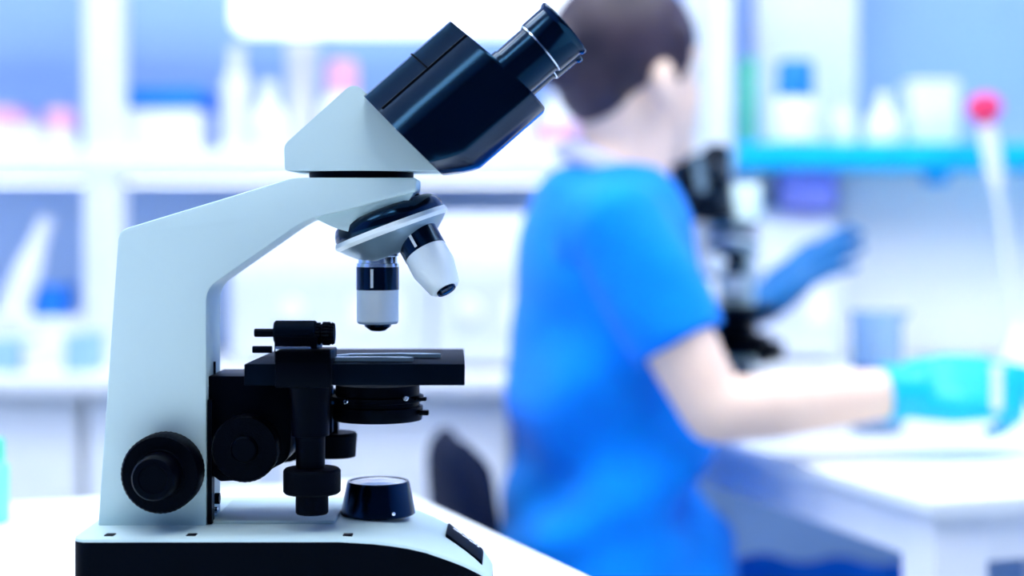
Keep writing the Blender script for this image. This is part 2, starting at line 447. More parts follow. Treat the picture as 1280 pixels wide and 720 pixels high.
    obj('condenser_knob', lathe(NB(), (p.x, .02, 0), (0, 0, 1), [(L(0, 571, 1.02).z, .004), (L(0, 570.5, 1.02).z, .0130), (L(0, 543, 1.02).z, .0140), (L(0, 540, 1.02).z, .0128), (L(0, 540, 1.02).z, 0)], 64, -.014, 1), M['rubber'], t)
    obj('condenser_post', box(NB(), p.x - .006, p.x + .002, .016, .024, L(0, 542, 1.02).z, L(0, 486, 1.02).z), M['black'], t, flat=True)
    # ---- illuminator on the base
    zb = .0532
    il = obj('illuminator', lathe(NB(), (cx, .004, zb), (0, 0, 1), [(0, .0225), (.0006, .0232), (.004, .0228), (.0195, .0196), (.0208, .0190), (.0208, .0176), (.0200, .0174)], 64), M['black_gloss'], t)
    obj('field_lens', lathe(NB(), (cx, .004, zb + .0196), (0, 0, 1), [(0, .0176), (.0006, .0176), (.0016, .012), (.0020, .005), (.0021, 0)], 48), M['lens_white'], il)
    p = L(497, 641, .975)
    obj('set_screw', lathe(NB(), (cx + .011, .004 - .0200, zb + .0035), (.5, -1, 0), [(-.002, .0012), (.0008, .0012), (.0009, 0)], 10), M['chrome'], il)
    # ---- revolving nosepiece
    ax = Vector((.353, 0, -.936)).normalized()
    U = Vector((-.936, 0, -.353)).normalized(); V = Vector((0, 1, 0))
    C = L(489, 285, 1.0); Oc = Vector((cx, 0, C.z + .0252))
    npz = obj('nosepiece', lathe(NB(), C, ax, [(-.0128, 0), (-.0128, .0270), (-.0122, .0300), (-.0100, .0334), (-.0065, .0350), (-.0035, .0356), (-.0020, .0352)], 56), M['black_gloss'], t)
    obj('nosepiece_ring', lathe(NB(), C, ax, [(-.0021, .0350), (-.0020, .0362), (.0006, .0372), (.0018, .0366), (.0030, .0352)], 56), M['silver'], npz)
    obj('nosepiece_cone', lathe(NB(), C, ax, [(.0028, .0352), (.0060, .0322), (.0105, .0270), (.0150, .0215), (.0162, .0190), (.0162, 0)], 56), M['silver_dark'], npz)
    p = L(518, 252, 1.0)
    obj('pivot_screw', lathe(NB(), p, -ax, [(-.006, .005), (.003, .005), (.004, .004), (.004, 0)], 20), M['black'], npz)
    al = math.acos(.936)
    def objective(phi, style, off=(0, 0, 0)):
        dv = (ax * math.cos(al) + (U * math.cos(phi) + V * math.sin(phi)) * math.sin(al)).normalized()
        ob = thing_part('objective', t)
        k = .0133; Oc = Vector((cx, 0, C.z + .0252)) + Vector(off)
        if style == 'main':
            s = [.036, .0415, .0495, .0638, .0835, .0850, .0900]
        elif style == 'tilt':
            s = [.034, .0370, .0405, .0535, .0790, .0805, .0825]; k = .0137
        else:
            s = [.030, .0370, .0400, .0480, .0570, .0580, .0600]; k = .0100
        obj('collar', lathe(NB(), Oc, dv, [(s[0], k * .86), (s[1] - .0004, k * .88), (s[1], k * .97), (s[1] + .0012, k * .97), (s[1] + .0016, k * .9), (s[2] - .0025, k * .9), (s[2] - .0022, k * .98), (s[2], k * .98)], 48), M['chrome'], ob)
        obj('black_band', lathe(NB(), Oc, dv, [(s[2], k * .96), (s[2], k), (s[3], k), (s[3], k * .96)], 48), M['black_gloss'], ob)
        obj('barrel', lathe(NB(), Oc, dv, [(s[3], k * .98), (s[4], k * .98), (s[5], k * .90), (s[5] + .0003, k * .62)] if style != 'tilt' else [(s[3], k * .98), (s[3] + .011, k * 1.0), (s[4], k * .72), (s[5], k * .60)], 48), M['silver'] if style != 'stub' else M['black'], ob)
        obj('front_lens', lathe(NB(), Oc, dv, [(s[5] - .0002, k * (.64 if style != 'tilt' else .46)), (s[5] + .0016, k * (.62 if style != 'tilt' else .44)), (s[6] - .0008, k * .36), (s[6] - .0004, k * .25), (s[6] - .0004, 0)], 32), M['black_gloss'], ob)
        # the white index line on the black band, facing the front
        side = V * -1; side = (side - dv * side.dot(dv)).normalized(); lat = dv.cross(side).normalized()
        if lat.x > 0: lat = -lat
        n = (side * .94 + lat * .18).normalized(); tl = dv.cross(n).normalized()
        bm = NB()
        c0 = Oc + n * (k + .0002)
        vs = []
        for (u, s_) in ((-.0009, s[2] + .0012), (.0009, s[2] + .0012), (.0009, s[3] - .0016), (-.0009, s[3] - .0016)):
            vs.append(bm.verts.new(c0 + tl * u + dv * s_))
        f = bm.faces.new(vs); ex = bmesh.ops.extrude_face_region(bm, geom=[f])
        bmesh.ops.translate(bm, verts=[v for v in ex['geom'] if isinstance(v, bmesh.types.BMVert)], vec=-n * .0012)
        obj('index_line', bm, M['mark'], ob, flat=True)
    objective(0, 'main'); objective(R(-116), 'tilt', (.0055, 0, .0035)); objective(R(150), 'stub')
    # ---- head
    pc = L(452, 218, 1.0)
    z0 = L(0, 222.6, .965).z; z1 = L(0, 212.6, .966).z
    obj('head_collar', lathe(NB(), (pc.x, 0, z0), (0, 0, 1), [(0, .0318), (.0006, .0325), (z1 - z0 - .0004, .0325), (z1 - z0, .0320)], 64), M['black'], t)
    out = poly([(355, 181, 7), (437, 107, 7), (449, 107.5, 7), (550, 213.3, 2), (356, 213.3, 4)], .966)
    obj('head', prism(NB(), out, -.034, .034), M['scope'], t, bevel=.0016)
    # ---- binocular body
    S0 = L(462, 117, .967)
    ev = Vector((.754, 0, .656)); nv = Vector((-.656, 0, .754)); yv = Vector((0, 1, 0))
    def BP(e, y, n): return S0 + ev * e + yv * y + nv * n
    half = [(-.010, .0), (-.0150, -.0014), (-.0235, -.0140), (-.0242, -.0146), (-.0330, -.0255), (-.0378, -.0325), (-.0395, -.0400), (-.0398, -.0500), (-.0396, -.0640), (-.0388, -.0664), (-.0372, -.0676), (-.027, -.0730), (-.018, -.0768), (-.010, -.0775)]
    full = half + [(-y, n) for (y, n) in half[::-1]]
    secs = [(-.0035, .76), (.002, .84), (.007, .91), (.012, .965), (.0165, 1.0), (.063, 1.0), (.0635, 1.0), (.0648, .985)]
    bm = NB(); rings = []
    for (e, sc_) in secs:
        ring = []
        for (y, n) in full:
            nn = n if n > -.031 else -.031 + (n + .031) * sc_ if e < .03 else n * (sc_ if n < -.03 else 1) - (0 if sc_ == 1 else .0004)
            ee = e + (.0075 * (-n / .068) if e > .03 else .004 * (-n / .068))
            if sc_ < 1 and e > .03: y2 = y * .985
            else: y2 = y
            ring.append(bm.verts.new(BP(ee, y2, nn)))
        rings.append(ring)
    bridge(bm, rings)
    bi = obj('binocular_body', bm, M['black_gloss'], t, angle=28)
    # seam ribs of the top hinge cover
    bm = NB()
    for s in (-1, 1):
        pr = []
        for e in (-.002, .064):
            y, n = s * .0240, -.0142
            pr.append([bm.verts.new(BP(e + .002, y + s * a, n + b)) for (a, b) in ((-.0008, .0006), (.0008, .0003), (.0006, -.0012), (-.001, -.0012))])
        bridge(bm, pr)
    pr = []
    for (y, n) in ((-.0238, -.0136), (-.0152, -.0010), (-.010, .0003), (.010, .0003), (.0152, -.0010), (.0238, -.0136)):
        pr.append([bm.verts.new(BP(.0345 + a - n * .1, y * 1.005, n + b)) for (a, b) in ((-.0005, .0004), (.0005, .0004), (.0005, -.001), (-.0005, -.001))])
    bridge(bm, pr)
    obj('cover_seam', bm, M['black'], bi, flat=True)
    for s in (-1, 1):
        o_ = BP(0, s * .0235, -.0490)
        # tilted end plate that the tube leaves
        ey = obj('eyepiece', lathe(NB(), o_, ev, [(.060, .0165), (.0725, .0165), (.0726, .0158), (.0925, .0160), (.0926, .0166), (.0934, .0166)], 56), M['black_gloss'], t)
        obj('ring', lathe(NB(), o_, ev, [(.0932, .0160), (.0933, .0172), (.0942, .0172), (.0943, .0160)], 56), M['chrome'], ey)
        obj('eyecup', lathe(NB(), o_, ev, [(.0940, .0160), (.0942, .0176), (.1085, .0178), (.1098, .0183), (.1105, .0190), (.1122, .0193), (.1130, .0188), (.1130, .0150), (.108, .0138), (.100, .0130)], 56), M['black_gloss'], ey)
        obj('eye_lens', lathe(NB(), o_, ev, [(.100, .0131), (.1015, .010), (.102, 0)], 40), M['lens_dark'], ey)
    return t

def thing_part(name, parent):
    o = bpy.data.objects.new(name, None); COL.objects.link(o); o.empty_display_size = .01; o.parent = parent
    return o

M['silver_dark'] = mat('grey_metal', (.22, .34, .42), .35, .6, var=.05, scale=40)
scope = build_microscope()

# the second microscope, facing the camera beside the seated person
scope2 = copy_tree(scope)
sc2 = 1.03; ang = math.atan2(-.97, -.25)
axl = Vector((.0560 * math.cos(ang), .0560 * math.sin(ang), 0)) * sc2
scope2.scale = (sc2,) * 3
scope2.rotation_euler = (0, 0, ang)
scope2.location = Vector(((917 - 640) / 2000 * 2.20, 2.20, .72)) - axl
tag(scope2, 'smaller blurred microscope on the right table in front of the seated person', 'microscope')

# ------------------------------------------------------------------ the person
def build_person():
    t = thing('person', 'seated person in blue scrubs and cyan gloves, dark hair, turned away', 'person', (.12, 2.0, 0))
    base = Vector((.12, 2.0, 0))
    yaw = R(10)
    F = Vector((math.cos(yaw), math.sin(yaw), 0)); Lf = Vector((-math.sin(yaw), math.cos(yaw), 0)); Zv = Vector((0, 0, 1))
    def Pw(px, py, d): return W(px, py, d) - base
    # head frame
    hy = R(30); hp = R(-3)
    Fh = Vector((math.cos(hy) * math.cos(hp), math.sin(hy) * math.cos(hp), -math.sin(hp))).normalized()
    Lh = Vector((-math.sin(hy), math.cos(hy), 0)); Uh = Fh.cross(Lh)
    H0 = Vector((.150, 2.005, 1.168)) - base
    HM = Matrix(((Fh.x, Lh.x, Uh.x, H0.x), (Fh.y, Lh.y, Uh.y, H0.y), (Fh.z, Lh.z, Uh.z, H0.z), (0, 0, 0, 1))) @ Matrix.Scale(.95, 4)
    def hd(*p): return HM @ Vector(p)
    # shoulders etc.
    shR, elR, wrR = Pw(777, 288, 1.855), Pw(893, 515, 1.80), Pw(1148, 488, 1.84)
    shL = Vector((.095, 2.165, .975)) - base; elL = Vector((.17, 2.42, .80)) - base; wrL = Vector((.385, 2.45, .870)) - base
    hipR = F * .0 - Lf * .09 + Zv * .470; hipL = F * .0 + Lf * .09 + Zv * .470
    knR = F * .43 - Lf * .10 + Zv * .456; knL = F * .43 + Lf * .12 + Zv * .456
    anR = F * .40 - Lf * .10 + Zv * .09; anL = F * .40 + Lf * .12 + Zv * .09
    def torso(bm, rows, grow=0):
        rings = []
        for (cx, z, a, b) in rows:
            c = Vector(((cx - 640) / 1000, 2.0, z)) - base
            ring = []
            for k in range(40):
                th = 2 * math.pi * k / 40
                ring.append(bm.verts.new(c + F * (a + grow) * math.cos(th) + Lf * (b + grow) * math.sin(th)))
            rings.append(ring)
        bridge(bm, rings)
    rows = [(760, 1.066, .050, .058), (758, 1.058, .066, .085), (757, 1.035, .086, .128), (758, .995, .104, .160), (757, .93, .112, .168), (750, .84, .110, .160), (752, .75, .118, .165), (758, .66, .122, .180), (766, .58, .142, .195), (768, .44, .138, .195)]
    # ---- body (skin), one continuous surface
    bm = NB()
    torso(bm, rows, -.045)
    neckb = Pw(772, 225, 2.0)
    tube(bm, [neckb, Pw(785, 180, 2.0), hd(-.02, 0, -.02)], [.066, .056, .058], 20)
    ball(bm, (-.005, 0, .035), (.095, .075, .09), HM)
    ball(bm, (.030, 0, -.025), (.060, .060, .082), HM)
    ball(bm, (.058, 0, -.085), (.032, .034, .026), HM)
    ball(bm, (.052, .03, -.03), (.03, .025, .03), HM); ball(bm, (.052, -.03, -.03), (.03, .025, .03), HM)
    tube(bm, [hd(.090, 0, .02), hd(.099, 0, -.005), hd(.102, 0, -.020)], [.006, .008, .010], 10)
    ball(bm, (.085, 0, .035), (.012, .05, .010), HM)
    ball(bm, (.090, 0, -.050), (.010, .024, .006), HM); ball(bm, (.088, 0, -.062), (.010, .020, .007), HM)
    for s in (-1, 1):
        ball(bm, (-.004, s * .081, -.010), (.020, .011, .033), HM)
        tube(bm, [hd(-.012, s * .086, .014), hd(-.022, s * .092, .0), hd(-.018, s * .090, -.024), hd(-.004, s * .084, -.040)], [.006, .007, .007, .006], 8)
    tube(bm, [shR, shR.lerp(elR, .5), elR], [.054, .046, .037], 18)
    tube(bm, [elR, elR.lerp(wrR, .3), elR.lerp(wrR, .7), wrR, wrR.lerp(elR, -.04)], [.036, .038, .031, .026, .018], 18)
    tube(bm, [shL, shL.lerp(elL, .5), elL], [.056, .049, .040], 18)
    tube(bm, [elL, elL.lerp(wrL, .3), wrL], [.040, .043, .027], 18)
    for (h, k, a) in ((hipR, knR, anR), (hipL, knL, anL)):
        tube(bm, [h, k, ], [.075, .055], 18); tube(bm, [k, k.lerp(a, .35), a], [.053, .05, .034], 18)
    body = obj('body', bm, M['skin'], t, angle=180, remesh=.006, smooth=5)
    for s in (-1, 1): obj('eye', ball(NB(), (.078, s * .032, .010), .012, HM, 14, 10), M['eye'], t, angle=180)
    # ---- hair
    bm = NB()
    ball(bm, (-.012, 0, .047), (.104, .086, .096), HM, 40, 30)
    co = HM @ Vector((0, 0, .002)); no = (HM.to_3x3() @ Vector((-.50, 0, .866))).normalized()
    res = bmesh.ops.bisect_plane(bm, geom=bm.verts[:] + bm.edges[:] + bm.faces[:], plane_co=co, plane_no=no, clear_inner=True)
    bmesh.ops.holes_fill(bm, edges=[e for e in bm.edges if e.is_boundary])
    ball(bm, (-.056, 0, .004), (.050, .066, .062), HM)
    ball(bm, (-.112, .004, .035), (.030, .040, .045), HM)
    tube(bm, [hd(.030, -.070, .055), hd(.030, -.074, .02), hd(.024, -.072, -.005)], [.016, .012, .005], 10)
    tube(bm, [hd(.030, .070, .055), hd(.030, .074, .02), hd(.024, .072, -.005)], [.016, .012, .005], 10)
    obj('hair', bm, M['hair'], t, angle=180, remesh=.005, smooth=4)
    # ---- scrub top with sleeves
    bm = NB()
    torso(bm, rows)
    hemR = shR.lerp(elR, .64)
    tube(bm, [shR + Vector((-.03, .05, .0)), shR, shR.lerp(elR, .3), hemR], [.062, .062, .060, .058], 24, dome=False)
    ball(bm, shR + Vector((0, .004, .0)), .061)
    hemL = shL.lerp(elL, .64)
    tube(bm, [shL + Vector((-.02, -.05, .0)), shL, shL.lerp(elL, .3), hemL], [.070, .066, .062, .060], 24, dome=False)
    ball(bm, shL, .060)
    def folds(co, n):
        p = co + base
        s = 0
        wz = max(0, min(1, (.93 - p.z) / .2)) * max(0, min(1, (p.y - 1.80) / .06))
        ra = Vector((co.x - .0, co.y, 0)).normalized()
        fc = .3 + .7 * max(0, min(1, -ra.y * 1.3 + .1))
        q1 = p.z * 34 - (p.x + p.y * .4) * 24
        q2 = p.z * 44 - (p.x * 1.0 - p.y * .3) * 36 + math.sin(p.z * 20) * 1.4
        s = wz * fc * (.020 * math.sin(q1) + .009 * math.sin(q2))
        return co + ra * s + n * .0015 * math.sin(p.z * 60 + p.x * 40)
    obj('scrub_top', bm, M['scrub'], t, angle=180, remesh=.0075, smooth=3, warp=folds)
    # collar of the shirt under the scrub top
    bm = NB()
    c = Pw(768, 204, 2.0); up = (Pw(785, 180, 2.0) - Pw(768, 212, 2.0)).normalized()
    lathe(bm, c, up, [(-.024, .078), (-.010, .072), (.000, .066), (.002, .064), (.002, .058), (-.020, .060)], 40)
    obj('shirt_collar', bm, M['shirt'], t, angle=180)
    # ---- trousers
    bm = NB()
    torso(bm, [(766, .54, .105, .160), (768, .47, .112, .168), (768, .41, .108, .160)])
    for (h, k, a) in ((hipR, knR, anR), (hipL, knL, anL)):
        tube(bm, [h, h.lerp(k, .5), k], [.086, .082, .072], 22)
        tube(bm, [k, k.lerp(a, .4), a], [.072, .066, .058], 22, dome=False)
    def tf(co, n):
        return co + n * (.005 * math.sin(co.x * 60 + co.z * 25))
    obj('trousers', bm, M['trouser'], t, angle=180, remesh=.009, smooth=3, warp=tf)
    for a in (anR, anL):
        bm = NB()
        tube(bm, [a + Vector((-.01, 0, -.048)), a + F * .07 + Vector((0, 0, -.050)), a + F * .15 + Vector((0, 0, -.055))], [.042, .042, .034], 16)
        tube(bm, [a + Vector((0, 0, .0)), a + Vector((0, 0, -.05))], [.040, .040], 16)
        obj('shoe', bm, M['shoe'], t, angle=180, remesh=.006, smooth=4)
    # ---- gloved hands
    def hand(wrist, fwd, dorsal, side, curls, spread, thumb, cuff_dir, m, sc=1.0):
        """side: +1 when the thumb lies on the +Y side of the hand frame"""
        X = fwd.normalized(); Z = (dorsal - X * dorsal.dot(X)).normalized(); Y = Z.cross(X) * side
        def P(x, y, z): return wrist + (X * x + Y * y + Z * z) * sc
        bm = NB()
        c = cuff_dir.normalized()
        tube(bm, [wrist + c * .042, wrist + c * .037, wrist + c * .018, wrist + X * .005], [.036, .034, .031, .030], 20, dome=False)
        # palm: four rays
        for y, r in ((.030, .0165), (.010, .0175), (-.010, .0170), (-.028, .0155)):
            tube(bm, [P(-.005, y * .55, 0), P(.04, y * .9, .002), P(.082, y, .002)], [.021 * sc, .019 * sc, r * .85 * sc], 12)
        lens = [(.044, .026, .021), (.049, .030, .022), (.045, .028, .022), (.035, .021, .020)]
        rad = [.0098, .0102, .0098, .0086]
        for i, y in enumerate((.030, .010, -.010, -.028)):
            p = Vector((.084, y, .002)); a = 0; pts = [p.copy()]; sp = spread[i]
            for l, cu in zip(lens[i], curls[i]):
                a += R(cu)
                p = p + Vector((math.cos(a) * math.cos(sp), math.cos(a) * math.sin(sp), -math.sin(a))) * l
                pts.append(p.copy())
            r = rad[i]
            tube(bm, [P(*q) for q in pts], [r * 1.12 * sc, r * 1.05 * sc, r * .98 * sc, r * .82 * sc], 12)
        tube(bm, [P(*q) for q in thumb], [.016 * sc, .0135 * sc, .0115 * sc, .0098 * sc], 12)
        return obj('glove', bm, m, t, angle=180, remesh=.0032, smooth=3)
    # right hand: pinching the vial, fingers behind it, thumb in front
    fw = Pw(1260, 486, 1.85) - wrR
    # the back of the hand faces the camera, thumb on top
    hand(wrR, fw, Vector((0, -.8, .6)), 1,
         [(2, 16, 12), (12, 32, 26), (26, 52, 40), (36, 62, 42)], [-.16, -.10, -.06, -.02],
         [(.020, .020, -.012), (.050, .032, -.028), (.082, .026, -.036), (.108, .014, -.036)], elR - wrR, M['glove'], .98)
    # left hand: raised behind the microscope, fingers nearly straight
    fl = Vector((.505, 2.38, .975)) - base - wrL
    hand(wrL, fl, Vector((-.55, -.5, .6)), 1,
         [(6, 8, 8), (4, 8, 8), (6, 10, 8), (10, 12, 10)], [.05, .0, -.04, -.10],
         [(.022, .024, -.008), (.050, .050, -.012), (.078, .060, -.014), (.102, .062, -.016)], elL - wrL, M['glove_shaded'], .98)
    return t
build_person()

# vial held in the right hand
p = W(1246, 486, 1.80)
t = thing('sample_vial', 'small white vial pinched in the cyan gloved right hand', 'vial', (p.x, p.y, p.z - .024))
obj('vial_body', lathe(NB(), (0, 0, 0), (0, 0, 1), [(0, 0), (0, .0045), (.003, .0065), (.038, .0065), (.039, .0055), (.042, .0055)], 24), M['white_plastic'], t)
obj('cap', lathe(NB(), (0, 0, .0415), (0, 0, 1), [(0, .0076), (.0075, .0076), (.0085, .0066), (.0085, 0)], 28), M['white_plastic'], t)

# ------------------------------------------------------------------ the chair
def build_chair():
    t = thing('office_chair', 'navy black swivel chair carrying the seated person', 'chair', (.117, 2.0, 0), R(10))
    bm = NB()
    rings = []
    for z, s in ((.320, .90), (.325, .97), (.345, 1), (.364, .97), (.372, .86)):
        rings.append([bm.verts.new((.02 + .235 * s * math.copysign(abs(math.cos(a)) ** .55, math.cos(a)), .23 * s * math.copysign(abs(math.sin(a)) ** .55, math.sin(a)), z)) for a in [2 * math.pi * k / 40 for k in range(40)]])
    bridge(bm, rings)
    obj('seat', bm, M['chair'], t, angle=60)
    # curved backrest
    bm = NB(); NU, NV = 20, 14; grid = []
    for layer in (0, 1):
        g = []
        for i in range(NV + 1):
            v = i / NV; row = []
            for j in range(NU + 1):
                u = j / NU * 2 - 1
                # superellipse outline
                uu = u * (1 - .30 * max(0, (v - .62) / .38) ** 2.2) * (1 - .12 * max(0, (.3 - v) / .3) ** 2)
                y = uu * .185
                z = .475 + v * .255 - .03 * max(0, abs(u) - .6) * (1 if v > .5 else -1)
                th = .026 * (1 - .75 * max(abs(u) ** 6, abs(2 * v - 1) ** 8))
                x = -.176 - .022 * v + .018 * u * u + (th if layer else -th)
                row.append(bm.verts.new((x, y, z)))
            g.append(row)
        grid.append(g)
    for l, g in enumerate(grid):
        for i in range(NV):
            for j in range(NU):
                bm.faces.new((g[i][j], g[i][j + 1], g[i + 1][j + 1], g[i + 1][j]))
    a, b = grid
    for i in range(NV):
        for j in (0, NU): bm.faces.new((a[i][j], a[i + 1][j], b[i + 1][j], b[i][j]))
    for j in range(NU):
        for i in (0, NV): bm.faces.new((a[i][j], a[i][j + 1], b[i][j + 1], b[i][j]))
    obj('backrest', bm, M['chair'], t, angle=60)
    obj('back_support', tube(NB(), [(-.10, 0, .320), (-.20, 0, .325), (-.222, 0, .46), (-.205, 0, .60)], .014, 12), M['chair'], t)
    obj('gas_column', lathe(NB(), (0, 0, 0), (0, 0, 1), [(.075, .03), (.24, .03), (.241, .02), (.330, .02)], 24), M['chair_metal'], t)
    for k in range(5):
        a = 2 * math.pi * k / 5 + .3; c, s = math.cos(a), math.sin(a)
        lg = obj('base_leg', tube(NB(), [(.02 * c, .02 * s, .115), (.28 * c, .28 * s, .085)], [.022, .014], 12), M['chair_metal'], t)
        cs = NB()
        for w in (-1, 1):
            lathe(cs, (.28 * c - s * .012 * w, .28 * s + c * .012 * w, .028), (-s * w, c * w, 0), [(0, .027), (.012, .027), (.014, .022)], 20)
        tube(cs, [(.28 * c, .28 * s, .03), (.28 * c, .28 * s, .085)], .008, 10)
        obj('caster', cs, M['chair'], lg)
    return t
build_chair()

# ------------------------------------------------------------------ back bench
bench = obj('worktop', box(NB(), -2.3, 2.3, 2.55, 3.13, .722, .75, bev=.004), M['bench_white'])
tag(bench, 'long white worktop along the back wall under the shelves', 'worktop')
names = ['first from the left', 'second from the left', 'third from the left', 'fourth from the left', 'behind the right table leg', 'at the far right']
for k in range(6):
    x0 = -2.1 + k * .7
    right = k >= 3
    m = M['steel_blue'] if right else M['bench_white']
    colr = 'blue grey' if right else 'white'
    t = thing('base_cabinet', f'{colr} base cabinet under the back worktop, {names[k]}', 'cabinet', (x0 + .35, 2.6, 0))
    obj('cabinet_body', box(NB(), -.346, .346, .02, .5, .08, .72), m, t, flat=True)
    obj('plinth', box(NB(), -.346, .346, .06, .48, 0, .08), M['steel_blue'], t, flat=True)
    for s in (-1, 1):
        xa, xb = (-.342, -.002) if s < 0 else (.002, .342)
        dr = obj('cabinet_door', box(NB(), xa, xb, 0, .019, .09, .70, bev=.002), m, t)
        xh = -.04 if s < 0 else .04
        obj('door_handle', tube(NB(), [(xh, -.001, .66), (xh, -.022, .655), (xh, -.022, .545), (xh, -.001, .54)], .005, 10), M['chrome'], dr)

# ------------------------------------------------------------------ shelf unit
su = thing('shelf_unit', 'tall white shelf unit with thick posts above the left bench', 'shelf', (0, 2.8, .75))
def post(x0, x1, y0, y1, name='upright'):
    obj(name, box(NB(), x0, x1, y0, y1, 0, 1.55, bev=.003), M['shelf_white'], su)
SD = 2.80
post((104 - 640) / 2000 * SD, (150 - 640) / 2000 * SD, 0, .06)
post((886 - 640) / 2000 * SD, (916 - 640) / 2000 * SD, 0, .06)
post(-1.62, -1.555, 0, .06)
for x in (-1.61, .335):
    obj('rear_upright', box(NB(), x, x + .05, .28, .325, 0, 1.55, bev=.002), M['shelf_white'], su)
for zc_, nm in ((1.102, 'shelf_board'), (1.46, 'shelf_board')):
    obj(nm, box(NB(), -1.62, .387, -.005 if zc_ < 1.3 else .0, .33 if zc_ < 1.3 else .16, zc_ - .75 - .023, zc_ - .75 + .023, bev=.003), M['shelf_white'], su)
ZS = 1.126   # top of the main shelf

# lamp under the upper shelf
x0, x1 = (283 - 640) / 2000 * 2.78, (722 - 640) / 2000 * 2.78
t = thing('strip_lamp', 'bright white strip lamp hanging under the upper shelf', 'lamp', ((x0 + x1) / 2, 2.80, 1.4365))
w = (x1 - x0) / 2
obj('lamp_housing', box(NB(), -w, w, -.02, .10, -.03, 0, bev=.006), M['shelf_white'], t)
obj('lamp_diffuser', box(NB(), -w + .004, w - .004, -.018, .098, -.106, -.03, bev=.02, seg=4), M['lamp'], t)

# unseen lamp added under the main shelf to brighten the lower bay
t = thing('strip_lamp', 'unseen slim fill lamp added under the main white shelf', 'lamp', (-.62, 2.865, 1.0785))
obj('lamp_housing', box(NB(), -.9, .9, 0, .05, -.008, 0, bev=.001), M['shelf_white'], t)
obj('lamp_diffuser', box(NB(), -.89, .89, .004, .046, -.011, -.008), M['strip'], t, flat=True)

# cyan wall shelf on the right
t = thing('wall_shelf', 'cyan blue shelf on the back wall at the right', 'shelf', (0, 0, 0))
xa = (925 - 640) / 2000 * 2.75
obj('shelf_board', box(NB(), xa, 2.2, 2.75, 3.02, 1.090, 1.134, bev=.004), M['cyan'], t)
for x in (.75, 1.4, 2.0): obj('shelf_bracket', box(NB(), x, x + .02, 2.82, 2.919, 1.065, 1.09), M['cyan'], t, flat=True)
ZR = 1.1342

# ------------------------------------------------------------------ things on the shelves and bench
def bottle(name, label, cat, px, y, z, r, h, body, cap, capr=.55, caph=.22, shoulder=.25, band=None, group=None):
    x = (px - 640) / 2000 * y
    t = thing(name, label, cat, (x, y, z), 0, group)
    hb = h * (1 - caph)
    obj('bottle_body', lathe(NB(), (0, 0, 0), (0, 0, 1), [(0, 0), (0, r * .92), (h * .02, r), (hb * (1 - shoulder), r), (hb * (1 - shoulder * .5), r * .86), (hb * .97, r * capr * .9), (hb + .001, r * capr * .9)], 32), body, t)
    obj('cap', lathe(NB(), (0, 0, hb), (0, 0, 1), [(0, r * capr), (h * caph * .9, r * capr * .97), (h * caph, r * capr * .85), (h * caph, 0)], 32), cap, t)
    if band:
        obj('bottle_label', lathe(NB(), (0, 0, 0), (0, 0, 1), [(h * .15, r * 1.004), (h * .15, r * 1.012), (hb * .6, r * 1.012), (hb * .6, r * 1.004)], 32), band, t)
    return t

def carton(name, label, cat, px0, px1, y, z, h, depth, body, lid=None, lidh=.02, rz=0, handle=False, band=None):
    x0, x1 = (px0 - 640) / 2000 * y, (px1 - 640) / 2000 * y
    w = (x1 - x0) / 2
    t = thing(name, label, cat, ((x0 + x1) / 2, y, z), rz)
    hb = h - (lidh if lid else 0)
    b = obj('box_body', box(NB(), -w, w, 0, depth, 0, hb, bev=.003), body, t)
    if lid: obj('lid', box(NB(), -w - .003, w + .003, -.003, depth + .003, hb, h, bev=.003), lid, t)
    else:
        obj('lid', box(NB(), -w - .0015, w + .0015, -.0015, depth + .0015, hb * .84, hb + .001, bev=.002), body, t)
    if band: obj('box_label', box(NB(), -w * .7, w * .7, -.0012, .001, hb * .25, hb * .7), band, t, flat=True)
    return t

# left bay, main shelf
carton('storage_box', 'white box with pink label on shelf at far left edge', 'box', -32, 16, 2.83, ZS, .075, .12, M['white_plastic'], M['pink'], .03)
carton('storage_box', 'low white box on shelf left of the pink lidded jar', 'box', 18, 50, 2.83, ZS, .045, .12, M['white_plastic'])
bottle('storage_jar', 'white jar with pink cap beside the thick white post', 'jar', 76, 2.84, ZS, .030, .072, M['white_plastic'], M['pink'], .9, .5, .15)
# right of the post
carton('storage_box', 'wide white box with bright blue lid on the shelf', 'box', 157, 249, 2.87, ZS, .114, .16, M['white_plastic'], M['blue_plastic'], .038)
bottle('reagent_bottle', 'tall slim white bottle on shelf right of the blue lidded box', 'bottle', 296, 2.86, ZS, .026, .185, M['white_plastic'], M['white_plastic'], .55, .2)
bottle('round_flask', 'short round white flask between slim bottle and tall carton', 'flask', 336, 2.83, ZS, .032, .12, M['white_plastic'], M['white_plastic'], .42, .22, .6)
carton('carton', 'tall white carton on shelf behind the microscope head', 'box', 358, 393, 2.90, ZS, .20, .08, M['white_plastic'])
bottle('reagent_bottle', 'white bottle with pink cap behind the microscope head', 'bottle', 428, 2.86, ZS, .040, .16, M['white_plastic'], M['pink'], .72, .36, .2)
carton('storage_box', 'low white box on shelf behind the black eyepiece tube', 'box', 470, 560, 2.83, ZS, .07, .14, M['white_plastic'])
bottle('reagent_bottle', 'white bottle with pink label left of the dark haired head', 'bottle', 699, 2.84, ZS, .034, .10, M['white_plastic'], M['white_plastic'], .6, .22, .2, M['pink'])
bottle('reagent_bottle', 'plain white bottle on shelf under the black eyepiece', 'bottle', 650, 2.86, ZS, .030, .075, M['white_plastic'], M['white_plastic'])
